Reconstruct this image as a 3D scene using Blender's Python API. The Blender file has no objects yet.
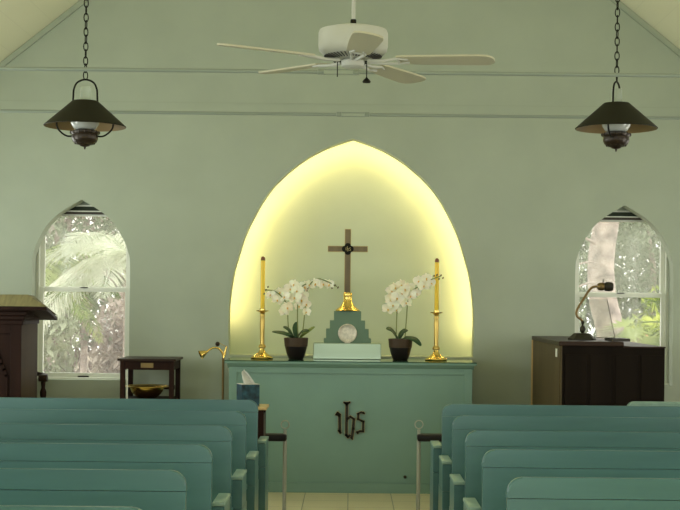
import bpy, bmesh, math, random
from mathutils import Vector, Matrix
random.seed(7)
C = bpy.context.scene.collection
PI = math.pi
# ------------------------------------------------------------------ camera, light, exposure
F, H, VX, VY, ROLL = 1400.0, 1.45, 350.0, 300.0, math.radians(0.6)
cam = bpy.data.cameras.new('camera'); camo = bpy.data.objects.new('camera', cam); C.objects.link(camo)
cam.sensor_width = 36; cam.lens = F / 680 * 36
cam.shift_x = -(VX - 340) / 680; cam.shift_y = (VY - 255) / 680
cam.clip_start = .05; cam.clip_end = 300
camo.matrix_world = Matrix.Translation((0, 0, H)) @ Matrix.Rotation(PI/2, 4, 'X') @ Matrix.Rotation(ROLL, 4, 'Z')
bpy.context.scene.camera = camo
w = bpy.data.worlds.new('sky'); bpy.context.scene.world = w; w.use_nodes = True
bg = w.node_tree.nodes['Background']; bg.inputs[0].default_value = (1, .98, .94, 1); bg.inputs[1].default_value = 2.7
def area(name, loc, rot, sx, sy, power, col):
    l = bpy.data.lights.new(name, 'AREA'); l.shape = 'RECTANGLE'; l.size = sx; l.size_y = sy; l.energy = power; l.color = col
    o = bpy.data.objects.new(name, l); C.objects.link(o); o.location = loc; o.rotation_euler = rot
WIN_Y = (1.2, 4.2, 7.2, 9.6)
for i, y in enumerate(WIN_Y):
    area('daylight_west', (-3.78, y, 1.62), (0, -PI/2, 0), 1.4, .95, (47, 44, 36, 32)[i], (.94, 1, .92))
    area('daylight_east', (3.78, y, 1.62), (0, PI/2, 0), 1.4, .95, (34, 31, 21, 12)[i], (1, .97, .86))
area('daylight_rear', (0, -3.9, 1.9), (PI/2, 0, 0), 2.4, 2.2, 62, (.88, .98, 1))  # area light added at an unseen rear opening, lights the pew backs
vs = bpy.context.scene.view_settings
vs.view_transform = 'Standard'; vs.look = 'None'; vs.gamma = 1; vs.use_curve_mapping = False; vs.exposure = 0.0
cy = bpy.context.scene.cycles
cy.use_denoising = True; cy.max_bounces = 10; cy.diffuse_bounces = 6; cy.transparent_max_bounces = 16; cy.sample_clamp_indirect = 4
cy.caustics_reflective = False; cy.caustics_refractive = False

def at(px, py, Y):
    """the point at depth Y that the photograph shows at px, py (measurement helper)"""
    x, y = px - VX, py - VY; c, s = math.cos(ROLL), math.sin(ROLL)
    return Vector(((x*c + y*s) * Y / F, Y, H - (-x*s + y*c) * Y / F))
# ------------------------------------------------------------------ materials
def mat(name, col, rough=.5, metal=0, noise=0, nscale=20, bump=0, spec=.5, emit=None, es=0, trans=0, stretch=None, coat=0):
    m = bpy.data.materials.new(name); m.use_nodes = True; nt = m.node_tree; b = nt.nodes['Principled BSDF']
    b.inputs['Base Color'].default_value = (*col, 1); b.inputs['Roughness'].default_value = rough
    b.inputs['Metallic'].default_value = metal; b.inputs['Specular IOR Level'].default_value = spec
    b.inputs['Transmission Weight'].default_value = trans; b.inputs['Coat Weight'].default_value = coat
    if emit: b.inputs['Emission Color'].default_value = (*emit, 1); b.inputs['Emission Strength'].default_value = es
    if noise or bump:
        tc = nt.nodes.new('ShaderNodeTexCoord'); mp = nt.nodes.new('ShaderNodeMapping'); n = nt.nodes.new('ShaderNodeTexNoise')
        n.inputs['Scale'].default_value = nscale; n.inputs['Detail'].default_value = 5
        if stretch: mp.inputs['Scale'].default_value = stretch
        nt.links.new(tc.outputs['Object'], mp.inputs[0]); nt.links.new(mp.outputs[0], n.inputs['Vector'])
        if noise:
            r = nt.nodes.new('ShaderNodeMapRange'); r.inputs['From Min'].default_value = .3; r.inputs['From Max'].default_value = .7
            r.inputs['To Min'].default_value = 1 - noise; r.inputs['To Max'].default_value = 1 + noise
            mx = nt.nodes.new('ShaderNodeVectorMath'); mx.operation = 'MULTIPLY'; mx.inputs[0].default_value = col
            nt.links.new(n.outputs['Fac'], r.inputs[0]); nt.links.new(r.outputs[0], mx.inputs[1]); nt.links.new(mx.outputs[0], b.inputs['Base Color'])
        if bump:
            bp = nt.nodes.new('ShaderNodeBump'); bp.inputs['Strength'].default_value = bump; bp.inputs['Distance'].default_value = .01
            nt.links.new(n.outputs['Fac'], bp.inputs['Height']); nt.links.new(bp.outputs[0], b.inputs['Normal'])
    return m
M = {}
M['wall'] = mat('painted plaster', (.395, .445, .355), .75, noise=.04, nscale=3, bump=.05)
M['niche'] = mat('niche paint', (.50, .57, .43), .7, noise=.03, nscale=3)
M['altar'] = mat('altar paint', (.165, .285, .235), .45, noise=.05, nscale=3, bump=.03)
M['pew'] = mat('pew paint', (.065, .152, .148), .28, spec=.38, noise=.10, nscale=5, bump=.04, stretch=(.4, 1, 3))
M['pew_lit'] = mat('lit pew paint', (.23, .35, .29), .33, noise=.15, nscale=14)  # paler copy of the pew paint: daylight on the tops put into the colour
M['rod'] = mat('rod paint', (.27, .315, .265), .3)
M['trim'] = mat('trim paint', (.38, .425, .335), .75, spec=.2)
M['white'] = mat('white paint', (.78, .80, .72), .4)
M['whitegrey'] = mat('grey green bead', (.30, .34, .27), .6)
M['darkgap'] = mat('shaded recess board', (.03, .045, .025), .7)  # near black: shade inside the window head recess painted in
M['brown'] = mat('brown screen frame', (.05, .04, .03), .6)
M['wood'] = mat('dark walnut', (.022, .009, .006), .55, spec=.1, noise=.3, nscale=8, stretch=(1, 1, .15), bump=.05)
M['woodtop'] = mat('polished dark top', (.030, .015, .009), .4, spec=.2, noise=.25, nscale=8, stretch=(.15, 1, 1))
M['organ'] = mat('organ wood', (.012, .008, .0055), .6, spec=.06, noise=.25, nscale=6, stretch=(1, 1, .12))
M['organside'] = mat('lit organ side', (.085, .062, .030), .5, spec=.2, noise=.2, nscale=6, stretch=(1, 1, .12))  # brown side paint lightened, the light on that face included in the colour
M['pulpitside'] = mat('lit pulpit side', (.050, .030, .014), .6, spec=.1, noise=.25, nscale=6, stretch=(1, 1, .12))  # lighter than the pulpit front: light falling on the side is in the colour
M['gold'] = mat('polished brass', (.84, .60, .17), .24, metal=1)
M['oldbrass'] = mat('darkened old brass', (.22, .15, .06), .4, metal=.8)
M['brass'] = mat('aged brass', (.58, .41, .12), .32, metal=1)
M['goldcloth'] = mat('old gold cloth', (.20, .175, .075), .75, noise=.25, nscale=10, bump=.2, stretch=(4, .4, 1))
M['bronze'] = mat('dark bronze', (.022, .018, .010), .5, spec=.3)
M['goldedge'] = mat('gilt edge', (.45, .36, .16), .45, metal=.4)
M['candle'] = mat('yellow wax', (1, .68, .07), .4, spec=.4)
M['candle'].node_tree.nodes['Principled BSDF'].inputs['Subsurface Weight'].default_value = .3
M['candle'].node_tree.nodes['Principled BSDF'].inputs['Subsurface Radius'].default_value = (.02, .012, .004)
M['tip'] = mat('brown follower', (.20, .07, .03), .4)
M['petal'] = mat('white petal', (.95, .90, .74), .55)
M['petal'].node_tree.nodes['Principled BSDF'].inputs['Subsurface Weight'].default_value = .2
M['lip'] = mat('yellow lip', (.75, .45, .08), .5)
M['bud'] = mat('dark bud', (.10, .07, .03), .5)
M['leaf'] = mat('orchid leaf', (.015, .06, .02), .35)
M['leafpale'] = mat('pale orchid leaf', (.16, .24, .05), .4)
M['stem'] = mat('orchid stem', (.16, .20, .05), .5)
M['potdark'] = mat('dark glazed pot', (.010, .007, .006), .35, spec=.3)
M['potbrown'] = mat('brown pot band', (.06, .036, .018), .45, spec=.3)
M['soil'] = mat('bark', (.05, .03, .02), .9, bump=.5, nscale=60)
M['cross'] = mat('cross wood', (.16, .115, .05), .4, noise=.2, nscale=20, stretch=(1, 1, .2))
M['step'] = mat('step paint', (.15, .235, .165), .55, spec=.3)
M['plinth'] = mat('satin pale plinth', (.38, .47, .34), .3, metal=.5)
M['silver'] = mat('frosted silver disc', (.72, .66, .55), .4, metal=.3, noise=.2, nscale=40, bump=.3)
M['glassedge'] = mat('glass sheet edge', (.015, .07, .04), .1)
M['iron'] = mat('black iron', (.008, .008, .005), .6, spec=.15)
M['shade'] = mat('dark lamp shade', (.020, .019, .010), .6, spec=.15)
M['shadein'] = mat('tan shade lining', (.24, .16, .07), .5)
M['font'] = mat('dark copper font', (.030, .018, .010), .35, metal=.2, spec=.35)
M['milk'] = mat('milk glass', (.45, .47, .44), .15)
M['fan'] = mat('white enamel', (.50, .51, .47), .4, spec=.3)
M['blade'] = mat('pale blade', (.47, .45, .34), .5, spec=.2)
M['vent'] = mat('vent dark', (.05, .05, .05), .6)
M['tissue'] = mat('blue tissue box', (.012, .048, .065), .4, noise=.9, nscale=24, spec=.25)
M['paper'] = mat('white tissue', (.55, .54, .48), .8)
M['post'] = mat('satin steel post', (.36, .37, .30), .35, metal=.3)
M['pad'] = mat('black vinyl pad', (.010, .008, .008), .5, spec=.2)
M['honey'] = mat('honey stand top', (.55, .38, .16), .4)
M['book'] = mat('dark book', (.03, .022, .018), .5)
M['cord'] = mat('cable', (.6, .6, .5), .5)
def ramp_leaf(name, c1, c2, tr=.35):
    m = bpy.data.materials.new(name); m.use_nodes = True; nt = m.node_tree; nt.nodes.clear()
    out = nt.nodes.new('ShaderNodeOutputMaterial'); d = nt.nodes.new('ShaderNodeBsdfDiffuse'); t = nt.nodes.new('ShaderNodeBsdfTranslucent')
    mx = nt.nodes.new('ShaderNodeMixShader'); mx.inputs[0].default_value = tr
    tc = nt.nodes.new('ShaderNodeTexCoord'); n = nt.nodes.new('ShaderNodeTexNoise'); n.inputs['Scale'].default_value = 2.2; n.inputs['Detail'].default_value = 4
    r = nt.nodes.new('ShaderNodeValToRGB'); r.color_ramp.elements[0].position = .38; r.color_ramp.elements[1].position = .62
    r.color_ramp.elements[0].color = (*c1, 1); r.color_ramp.elements[1].color = (*c2, 1)
    L = nt.links.new; L(tc.outputs['Object'], n.inputs['Vector']); L(n.outputs['Fac'], r.inputs[0])
    L(r.outputs[0], d.inputs[0]); L(r.outputs[0], t.inputs[0]); L(d.outputs[0], mx.inputs[1]); L(t.outputs[0], mx.inputs[2]); L(mx.outputs[0], out.inputs[0])
    return m
M['fol1'] = ramp_leaf('grey green foliage', (.14, .20, .11), (.40, .46, .32))
M['fol2'] = ramp_leaf('yellow green foliage', (.22, .34, .06), (.62, .68, .16))
M['fol3'] = ramp_leaf('pink grey brush', (.34, .27, .24), (.62, .55, .48))
M['fol4'] = ramp_leaf('pale green foliage', (.34, .40, .26), (.66, .70, .52))
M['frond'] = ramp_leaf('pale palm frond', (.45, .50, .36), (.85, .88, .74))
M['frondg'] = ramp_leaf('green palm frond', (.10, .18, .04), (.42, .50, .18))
M['red'] = ramp_leaf('red flowers', (.6, .16, .10), (.8, .4, .2))
M['bark'] = mat('pale tree bark', (.40, .33, .29), .9, noise=.5, nscale=9, bump=.6)
M['earth'] = mat('garden earth', (.30, .25, .18), .95, noise=.3, nscale=2)
def pane_mat(name, haze, col):
    m = bpy.data.materials.new(name); m.use_nodes = True; nt = m.node_tree; nt.nodes.clear()
    out = nt.nodes.new('ShaderNodeOutputMaterial'); a = nt.nodes.new('ShaderNodeBsdfTransparent'); a.inputs[0].default_value = (.96, .97, .95, 1)
    t = nt.nodes.new('ShaderNodeBsdfTranslucent'); t.inputs[0].default_value = (*col, 1); g = nt.nodes.new('ShaderNodeBsdfGlossy'); g.inputs['Roughness'].default_value = .05
    m1 = nt.nodes.new('ShaderNodeMixShader'); m1.inputs[0].default_value = haze; m2 = nt.nodes.new('ShaderNodeMixShader'); m2.inputs[0].default_value = .008
    L = nt.links.new; L(a.outputs[0], m1.inputs[1]); L(t.outputs[0], m1.inputs[2]); L(m1.outputs[0], m2.inputs[1]); L(g.outputs[0], m2.inputs[2]); L(m2.outputs[0], out.inputs[0])
    return m
M['pane'] = pane_mat('window glass', .07, (.9, .9, .85))
M['paneup'] = pane_mat('screened window glass', .13, (.7, .72, .62))
M['clear'] = pane_mat('clear acrylic', .13, (.5, .55, .45))
M['chimney'] = pane_mat('lamp chimney glass', .35, (.8, .85, .8))
def floor_mat():
    m = bpy.data.materials.new('cream floor tile'); m.use_nodes = True; nt = m.node_tree; b = nt.nodes['Principled BSDF']
    tc = nt.nodes.new('ShaderNodeTexCoord'); br = nt.nodes.new('ShaderNodeTexBrick'); br.offset = 0; br.inputs['Scale'].default_value = 1
    br.inputs['Brick Width'].default_value = .32; br.inputs['Row Height'].default_value = .32; br.inputs['Mortar Size'].default_value = .003
    br.inputs['Color1'].default_value = (.78, .68, .42, 1); br.inputs['Color2'].default_value = (.75, .65, .40, 1); br.inputs['Mortar'].default_value = (.22, .2, .12, 1)
    nt.links.new(tc.outputs['Object'], br.inputs['Vector']); nt.links.new(br.outputs['Color'], b.inputs['Base Color']); b.inputs['Roughness'].default_value = .3
    return m
M['floor'] = floor_mat()
def ceil_mat():
    m = bpy.data.materials.new('cream ceiling boards'); m.use_nodes = True; nt = m.node_tree; b = nt.nodes['Principled BSDF']
    tc = nt.nodes.new('ShaderNodeTexCoord'); br = nt.nodes.new('ShaderNodeTexBrick'); br.offset = .5; br.inputs['Scale'].default_value = 1
    br.inputs['Brick Width'].default_value = 40; br.inputs['Row Height'].default_value = .16; br.inputs['Mortar Size'].default_value = .003
    br.inputs['Color1'].default_value = (.84, .82, .60, 1); br.inputs['Color2'].default_value = (.83, .81, .59, 1); br.inputs['Mortar'].default_value = (.80, .78, .57, 1)
    mp = nt.nodes.new('ShaderNodeMapping'); mp.inputs['Rotation'].default_value = (0, 0, PI/2)
    nt.links.new(tc.outputs['Object'], mp.inputs[0]); nt.links.new(mp.outputs[0], br.inputs['Vector']); nt.links.new(br.outputs['Color'], b.inputs['Base Color']); b.inputs['Roughness'].default_value = .6
    return m
M['ceil'] = ceil_mat()
def strip_mat():
    m = bpy.data.materials.new('warm light strip'); m.use_nodes = True; nt = m.node_tree; nt.nodes.clear()
    o = nt.nodes.new('ShaderNodeOutputMaterial'); e = nt.nodes.new('ShaderNodeEmission'); e.inputs[0].default_value = (1, .75, .33, 1); e.inputs[1].default_value = 46
    nt.links.new(e.outputs[0], o.inputs[0]); return m
M['strip'] = strip_mat()
# ------------------------------------------------------------------ mesh helpers
def basis(d):
    d = Vector(d).normalized(); u = Vector((0, 0, 1)) if abs(d.z) < .9 else Vector((1, 0, 0))
    a = d.cross(u).normalized(); return a, d.cross(a).normalized()
class MB:
    def __init__(s): s.b = bmesh.new()
    def face(s, vs):
        try: return s.b.faces.new(vs)
        except ValueError: return None
    def box(s, x0, x1, y0, y1, z0, z1, bev=0, rot=None, piv=None):
        t = bmesh.new(); bmesh.ops.create_cube(t, size=1)
        for v in t.verts: v.co = Vector(((x0+x1)/2 + v.co.x*(x1-x0), (y0+y1)/2 + v.co.y*(y1-y0), (z0+z1)/2 + v.co.z*(z1-z0)))
        if bev: bmesh.ops.bevel(t, geom=t.edges[:], offset=bev, segments=2, affect='EDGES', profile=.5)
        if rot is not None:
            p = Vector(piv) if piv is not None else Vector(((x0+x1)/2, (y0+y1)/2, (z0+z1)/2))
            bmesh.ops.transform(t, matrix=Matrix.Translation(p) @ rot @ Matrix.Translation(-p), verts=t.verts)
        s.merge(t); return s
    def merge(s, t):
        me = bpy.data.meshes.new('t'); t.to_mesh(me); t.free(); s.b.from_mesh(me); bpy.data.meshes.remove(me)
    def tube(s, pts, r, n=10, caps=True, close=False):
        pts = [Vector(p) for p in pts]; N = len(pts); rs = r if isinstance(r, (list, tuple)) else [r]*N; rings = []
        a = None
        for i, p in enumerate(pts):
            if close: d = pts[(i+1) % N] - pts[i-1]
            else: d = (pts[min(i+1, N-1)] - pts[max(i-1, 0)])
            d.normalize()
            if a is None: a, _ = basis(d)
            a = (a - d * a.dot(d)).normalized(); bb = d.cross(a)
            rings.append([s.b.verts.new(p + (a*math.cos(k*2*PI/n) + bb*math.sin(k*2*PI/n))*rs[i]) for k in range(n)])
        for i in range(N if close else N-1):
            q = rings[(i+1) % N]
            for k in range(n): s.face([rings[i][k], rings[i][(k+1) % n], q[(k+1) % n], q[k]])
        if caps and not close: s.face(rings[0][::-1]); s.face(rings[-1])
        return s
    def lathe(s, prof, o=(0, 0, 0), n=28, ax=(0, 0, 1), caps=True):
        """prof: (radius, height) along ax from o"""
        ax = Vector(ax).normalized(); a, bb = basis(ax); o = Vector(o); rings = []
        for r, h in prof:
            rings.append([s.b.verts.new(o + ax*h + (a*math.cos(k*2*PI/n) + bb*math.sin(k*2*PI/n))*max(r, 1e-4)) for k in range(n)])
        for i in range(len(rings)-1):
            for k in range(n): s.face([rings[i][k], rings[i][(k+1) % n], rings[i+1][(k+1) % n], rings[i+1][k]])
        if caps: s.face(rings[0][::-1]); s.face(rings[-1])
        return s
    def prism(s, poly, d0, d1, ax='y'):
        def P(u, v, d): return (u, d, v) if ax == 'y' else ((d, u, v) if ax == 'x' else (u, v, d))
        A = [s.b.verts.new(P(u, v, d0)) for u, v in poly]; B = [s.b.verts.new(P(u, v, d1)) for u, v in poly]
        s.face(A); s.face(B[::-1]); n = len(poly)
        for i in range(n): s.face([A[i], A[(i+1) % n], B[(i+1) % n], B[i]])
        return s
    def hull(s, pts):
        t = bmesh.new()
        for p in pts: t.verts.new(p)
        bmesh.ops.convex_hull(t, input=t.verts); s.merge(t); return s
    def ribbon(s, pts, w, y0, y1):
        """a flat stroke of width w in the XZ plane, extruded from y0 to y1"""
        for i in range(len(pts)-1):
            a, b = Vector(pts[i]), Vector(pts[i+1]); d = (b-a).normalized(); nn = Vector((-d.y, d.x))*w/2; e = d*w*.35
            s.prism([tuple(a-e+nn), tuple(b+e+nn), tuple(b+e-nn), tuple(a-e-nn)], y0, y1)
        return s
    def build(s, name, m, parent=None, origin=None, smooth=True, bev=0, segs=2, sub=0, angle=40):
        bmesh.ops.recalc_face_normals(s.b, faces=s.b.faces)
        if parent is not None: off = parent.get('_o'); off = Vector(off)
        elif origin is not None: off = Vector(origin)
        else: off = Vector((0, 0, 0))
        for v in s.b.verts: v.co -= off
        me = bpy.data.meshes.new(name); s.b.to_mesh(me); s.b.free()
        o = bpy.data.objects.new(name, me); C.objects.link(o); me.materials.append(m)
        o['_o'] = tuple(off)
        if parent is not None: o.parent = parent
        else: o.location = off
        if bev:
            md = o.modifiers.new('bevel', 'BEVEL'); md.width = bev; md.segments = segs; md.limit_method = 'ANGLE'; md.angle_limit = math.radians(35)
        if sub: md = o.modifiers.new('sub', 'SUBSURF'); md.levels = sub; md.render_levels = sub
        if smooth:
            for f in me.polygons: f.use_smooth = True
            try: me.set_sharp_from_angle(angle=math.radians(angle))
            except Exception: pass
        return o
def thing(name, loc, label, cat, group=None):
    o = bpy.data.objects.new(name, None); C.objects.link(o); o.location = loc; o.empty_display_size = .1
    o['_o'] = tuple(loc); return tag(o, label, cat, group)
def tag(o, label, cat, group=None, kind=None):
    o['label'] = label; o['category'] = cat
    if group: o['group'] = group
    if kind: o['kind'] = kind
    return o
def struct(o): o['kind'] = 'structure'; return o
def dup(root, loc, label, rz=0):
    r = root.copy(); C.objects.link(r); r.location = loc; r.rotation_euler = (0, 0, rz); r['label'] = label; r['_o'] = tuple(loc)
    for ch in list(root.children):
        c = ch.copy(); C.objects.link(c); c.parent = r
        for g in list(ch.children): d = g.copy(); C.objects.link(d); d.parent = c
    return r
def spline(pts, n=6):
    out = []; P = [Vector(p) for p in pts]
    for i in range(len(P)-1):
        p0 = P[max(i-1, 0)]; p1 = P[i]; p2 = P[i+1]; p3 = P[min(i+2, len(P)-1)]
        for k in range(n):
            t = k/n; out.append(.5*((2*p1) + (p2-p0)*t + (2*p0-5*p1+4*p2-p3)*t*t + (3*p1-p0-3*p2+p3)*t**3))
    out.append(P[-1]); return out
def sheet(name, outer, holes, thick, m, mw):
    """a flat wall with holes: outline and holes in 2D, thickness along +local z, placed by matrix mw"""
    cu = bpy.data.curves.new(name, 'CURVE'); cu.dimensions = '2D'; cu.fill_mode = 'BOTH'; cu.extrude = thick/2
    for poly in [outer] + holes:
        sp = cu.splines.new('POLY'); sp.points.add(len(poly)-1); sp.use_cyclic_u = True
        for p, q in zip(sp.points, poly): p.co = (q[0], q[1], 0, 1)
    t = bpy.data.objects.new(name, cu); C.objects.link(t)
    me = bpy.data.meshes.new_from_object(t.evaluated_get(bpy.context.evaluated_depsgraph_get()))
    bpy.data.objects.remove(t); bpy.data.curves.remove(cu)
    me.materials.clear(); me.materials.append(m); me.name = name
    o = bpy.data.objects.new(name, me); C.objects.link(o); o.matrix_world = mw
    return struct(o)
# ------------------------------------------------------------------ the room
WY, TH = 11.2, .15
RIDGE, SL, HW = 5.57, .80, 3.72
def zc(x): return RIDGE - SL*abs(x)
NZ, NX = 1.0, .012      # niche base height and centre
prof = [(0, .976), (.33, .982), (.60, .955), (.80, .905), (1.03, .825), (1.31, .665), (1.51, .465), (1.65, .245), (1.742, 0)]
def arch(prof, cx, z0, k=0.0):
    pts = spline([(w_, h_, 0) for h_, w_ in prof], 6)
    R = [(p.x, p.y) for p in pts]
    return [(cx + a, z0 + b) for a, b in R] + [(cx - a, z0 + b) for a, b in R[::-1][1:]]
nic = arch(prof, NX, NZ)
WL, WR = at(80.6, 300, WY).x, at(624, 300, WY).x
WZ0 = .79
wprof = [(0, .392), (.50, .392), (.92, .392), (1.03, .375), (1.13, .335), (1.24, .27), (1.34, .165), (1.44, 0)]
wl = arch(wprof, WL, WZ0); wr = arch(wprof, WR, WZ0)
mw = Matrix.Translation((0, WY + TH/2, 0)) @ Matrix.Rotation(PI/2, 4, 'X')
sheet('wall_back', [(-HW-.1, -.05), (HW+.1, -.05), (HW+.1, zc(HW+.1)), (0, RIDGE), (-HW-.1, zc(HW+.1))], [nic, wl, wr], TH, M['wall'], mw)
def grow(poly, g):
    c = Vector((NX, 1.6)); return [((x + (Vector((x, z)) - c).normalized().x*g), max(NZ, z + (Vector((x, z)) - c).normalized().y*g)) for x, z in poly]
ND = .155
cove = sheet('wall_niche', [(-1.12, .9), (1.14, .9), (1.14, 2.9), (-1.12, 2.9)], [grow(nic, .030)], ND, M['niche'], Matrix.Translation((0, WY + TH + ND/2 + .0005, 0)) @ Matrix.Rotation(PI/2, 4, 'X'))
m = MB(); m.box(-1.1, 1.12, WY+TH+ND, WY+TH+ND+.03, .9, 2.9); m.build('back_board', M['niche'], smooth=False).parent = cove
bpy.data.objects['back_board'].matrix_parent_inverse = cove.matrix_world.inverted()
# light strip clipped inside the niche edge
sp = []
for x, z in nic:
    c = Vector((NX, 1.75)); d = Vector((x, z)) - c; d = d.normalized()*.013; sp.append((x+d.x, WY+TH+.018, z+d.y))
i0 = next(i for i, p in enumerate(sp) if p[2] > 1.12); i1 = len(sp) - 1 - next(i for i, p in enumerate(sp[::-1]) if p[2] > 1.22)
o = MB().tube(sp[i0:i1+1], .008, 6).build('light_strip', M['strip'], origin=(NX, WY+TH+.018, 1.0))
tag(o, 'warm glowing light strip following the inside edge of the pointed altar niche', 'light strip')
# side walls with window openings
for sgn, nm in ((-1, 'wall_left'), (1, 'wall_right')):
    holes = [[(y-.5, .9), (y+.5, .9), (y+.5, 2.32), (y-.5, 2.32)] for y in WIN_Y]
    mm = Matrix(((0, 0, 1, sgn*(HW+.075)), (1, 0, 0, 0), (0, 1, 0, 0), (0, 0, 0, 1)))
    sheet(nm, [(-4.1, -.05), (WY+.15, -.05), (WY+.15, zc(HW+.02)), (-4.1, zc(HW+.02))], holes, .15, M['wall'], mm)
mwr = Matrix.Translation((0, -4.05, 0)) @ Matrix.Rotation(PI/2, 4, 'X')
sheet('wall_rear', [(-HW-.1, -.05), (HW+.1, -.05), (HW+.1, zc(HW+.1)), (0, RIDGE), (-HW-.1, zc(HW+.1))], [[(-1.25, .75), (1.25, .75), (1.25, 3.05), (-1.25, 3.05)]], .1, M['wall'], mwr)
m = MB(); m.box(-HW-.1, HW+.1, -4.1, WY+.15, -.08, 0); struct(m.build('floor', M['floor'], smooth=False))
o = bpy.data.objects['floor']; 
for v in o.data.vertices: v.co.y -= 10.75
o.location.y = 10.75
m = MB(); e = HW+.25
m.prism([(-e, zc(e)), (0, RIDGE), (e, zc(e)), (e, zc(e)+.08), (0, RIDGE+.08), (-e, zc(e)+.08)], -4.15, WY+.2)
struct(m.build('ceiling', M['ceil'], smooth=False))
for k, sg in enumerate((-1, 1)):
    m = MB(); wd = .055
    m.prism([(sg*.02, RIDGE-.02), (sg*(HW-.01), zc(HW-.01)-.004), (sg*(HW-.01), zc(HW-.01)-wd), (sg*.02, RIDGE-wd-.02)], WY-.025, WY)
    struct(m.build('trim_%d' % (k+1), M['trim'], smooth=False))
m = MB(); m.box(-HW, HW, WY-.002, WY, 3.014, 3.019); struct(m.build('trim_3', M['trim'], smooth=False))
m = MB(); m.box(-HW, HW, WY-.02, WY, 0, .12, .003); struct(m.build('baseboard_back', M['trim'], smooth=False))
# sash windows behind the pointed openings
def window(n, cx):
    y0 = WY + TH + .002
    zt, zb = at(cx*F/WY+350, 216.0 if n == 1 else 216.0+5.7, 11.35).z, at(cx*F/WY+350, 373 if n == 1 else 373+5.7, 11.35).z
    zm = at(cx*F/WY+350, 289.5 if n == 1 else 289.5+5.7, 11.35).z
    hw = .335; root = None
    def part(b, nm, mt, bev=0): return b.build(nm, mt, root, smooth=False, bev=bev)
    b = MB(); b.box(cx-.48, cx-hw-.03, y0, y0+.10, WZ0-.1, zt+.14); b.box(cx+hw+.03, cx+.48, y0, y0+.10, WZ0-.1, zt+.14)
    b.box(cx-.48, cx+.48, y0, y0+.10, WZ0-.12, zb-.055)
    for x in (cx-hw-.034, cx+hw+.034): b.box(x-.004, x+.004, y0-.012, y0-.0005, zb-.05, zt+.01)
    root = struct(b.build('window_%d' % n, M['white'], origin=(cx, y0, WZ0), smooth=False, bev=.003))
    b = MB(); b.box(cx-.48, cx+.48, y0-.05, y0+.001, WZ0-.06, WZ0+.012, .004); part(b, 'window_sill', M['white'])
    b = MB(); b.box(cx-hw-.03, cx-hw+.004, y0+.037, y0+.07, zm-.02, zt+.02); b.box(cx+hw-.004, cx+hw+.03, y0+.037, y0+.07, zm-.02, zt+.02)
    b.box(cx-hw+.004, cx+hw-.004, y0+.037, y0+.07, zt, zt+.016); b.box(cx-hw+.004, cx+hw-.004, y0+.037, y0+.07, zm-.012, zm+.022); part(b, 'upper_sash', M['white'], .002)
    b = MB(); b.box(cx-hw-.03, cx-hw+.004, y0, y0+.035, zb-.05, zm+.02); b.box(cx+hw-.004, cx+hw+.03, y0, y0+.035, zb-.05, zm+.02)
    b.box(cx-hw+.004, cx+hw-.004, y0, y0+.035, zb-.05, zb); b.box(cx-hw+.004, cx+hw-.004, y0, y0+.035, zm-.018, zm+.012); part(b, 'lower_sash', M['white'], .002)
    b = MB(); b.box(cx-.03, cx+.03, y0-.014, y0, zm+.012, zm+.02, .002); part(b, 'sash_lock', M['bronze'])
    b = MB(); b.box(cx-.045, cx+.045, y0-.012, y0, zb-.047, zb-.022, .003); part(b, 'sash_lift', M['bronze'])
    b = MB(); b.box(cx-hw, cx+hw, y0+.048, y0+.052, zm, zt+.005); part(b, 'upper_pane', M['paneup'])
    b = MB(); b.box(cx-hw, cx+hw, y0+.015, y0+.019, zb-.005, zm); part(b, 'lower_pane', M['pane'])
    b = MB(); b.box(cx-.40, cx+.40, y0+.0, y0+.10, zt+.016, zt+.034); part(b, 'screen_frame', M['brown'])
    b = MB(); b.box(cx-.40, cx+.40, y0-.01, y0+.10, zt+.034, zt+.043); part(b, 'head_bead', M['white'])
    b = MB(); b.box(cx-.40, cx+.40, y0+.03, y0+.10, zt+.043, zt+.078); part(b, 'head_recess', M['darkgap'])
    b = MB(); b.box(cx-.40, cx+.40, y0-.01, y0+.10, zt+.078, zt+.090); part(b, 'head_bead', M['white'])
    b = MB(); b.box(cx-.40, cx+.40, y0, y0+.10, zt+.090, zt+.16); part(b, 'head_board', M['whitegrey'])
window(1, WL); window(2, WR)
# ------------------------------------------------------------------ altar
AX, AY0, AY1, AZ = .010, 10.50, 11.185, .990
t = thing('altar', (AX, AY0, 0), 'pale green painted wooden altar with recessed front panel below the glowing niche', 'altar')
m = MB(); m.box(AX-.915, AX+.915, AY0+.03, AY1, 0, .945); m.build('body', M['altar'], t, smooth=False)
m = MB()
for x0, x1, z0, z1 in ((-.915, -.855, .0, .945), (.855, .915, .0, .945), (-.855, .855, .895, .945), (-.855, .855, 0, .075)):
    m.box(AX+x0, AX+x1, AY0+.018, AY0+.031, z0, z1)
m.build('front_frame', M['altar'], t, smooth=False, bev=.002)
m = MB(); m.prism([(AY0+.03, .93), (AY0+.004, .95), (AY0-.004, .962), (AY0-.012, .972), (AY0+.03, .972)], AX-.925, AX+.925, 'x'); m.build('crown_molding', M['altar'], t, smooth=False)
m = MB(); m.box(AX-.945, AX+.945, AY0-.02, AY1, .966, .983, .003); m.build('top', M['altar'], t, smooth=False)
m = MB(); m.box(AX-.86, AX+.86, AY0+.012, AY0+.02, 0, .075, .002); m.build('base_rail', M['altar'], t, smooth=False)
m = MB(); m.box(AX-.945, AX+.945, AY0-.02, AY1, .9835, .990, .001); o = m.build('glass_top', M['glassedge'], origin=(AX, AY0, .983), smooth=False)
tag(o, 'sheet of dark edged green glass covering the altar top', 'glass sheet')
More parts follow.
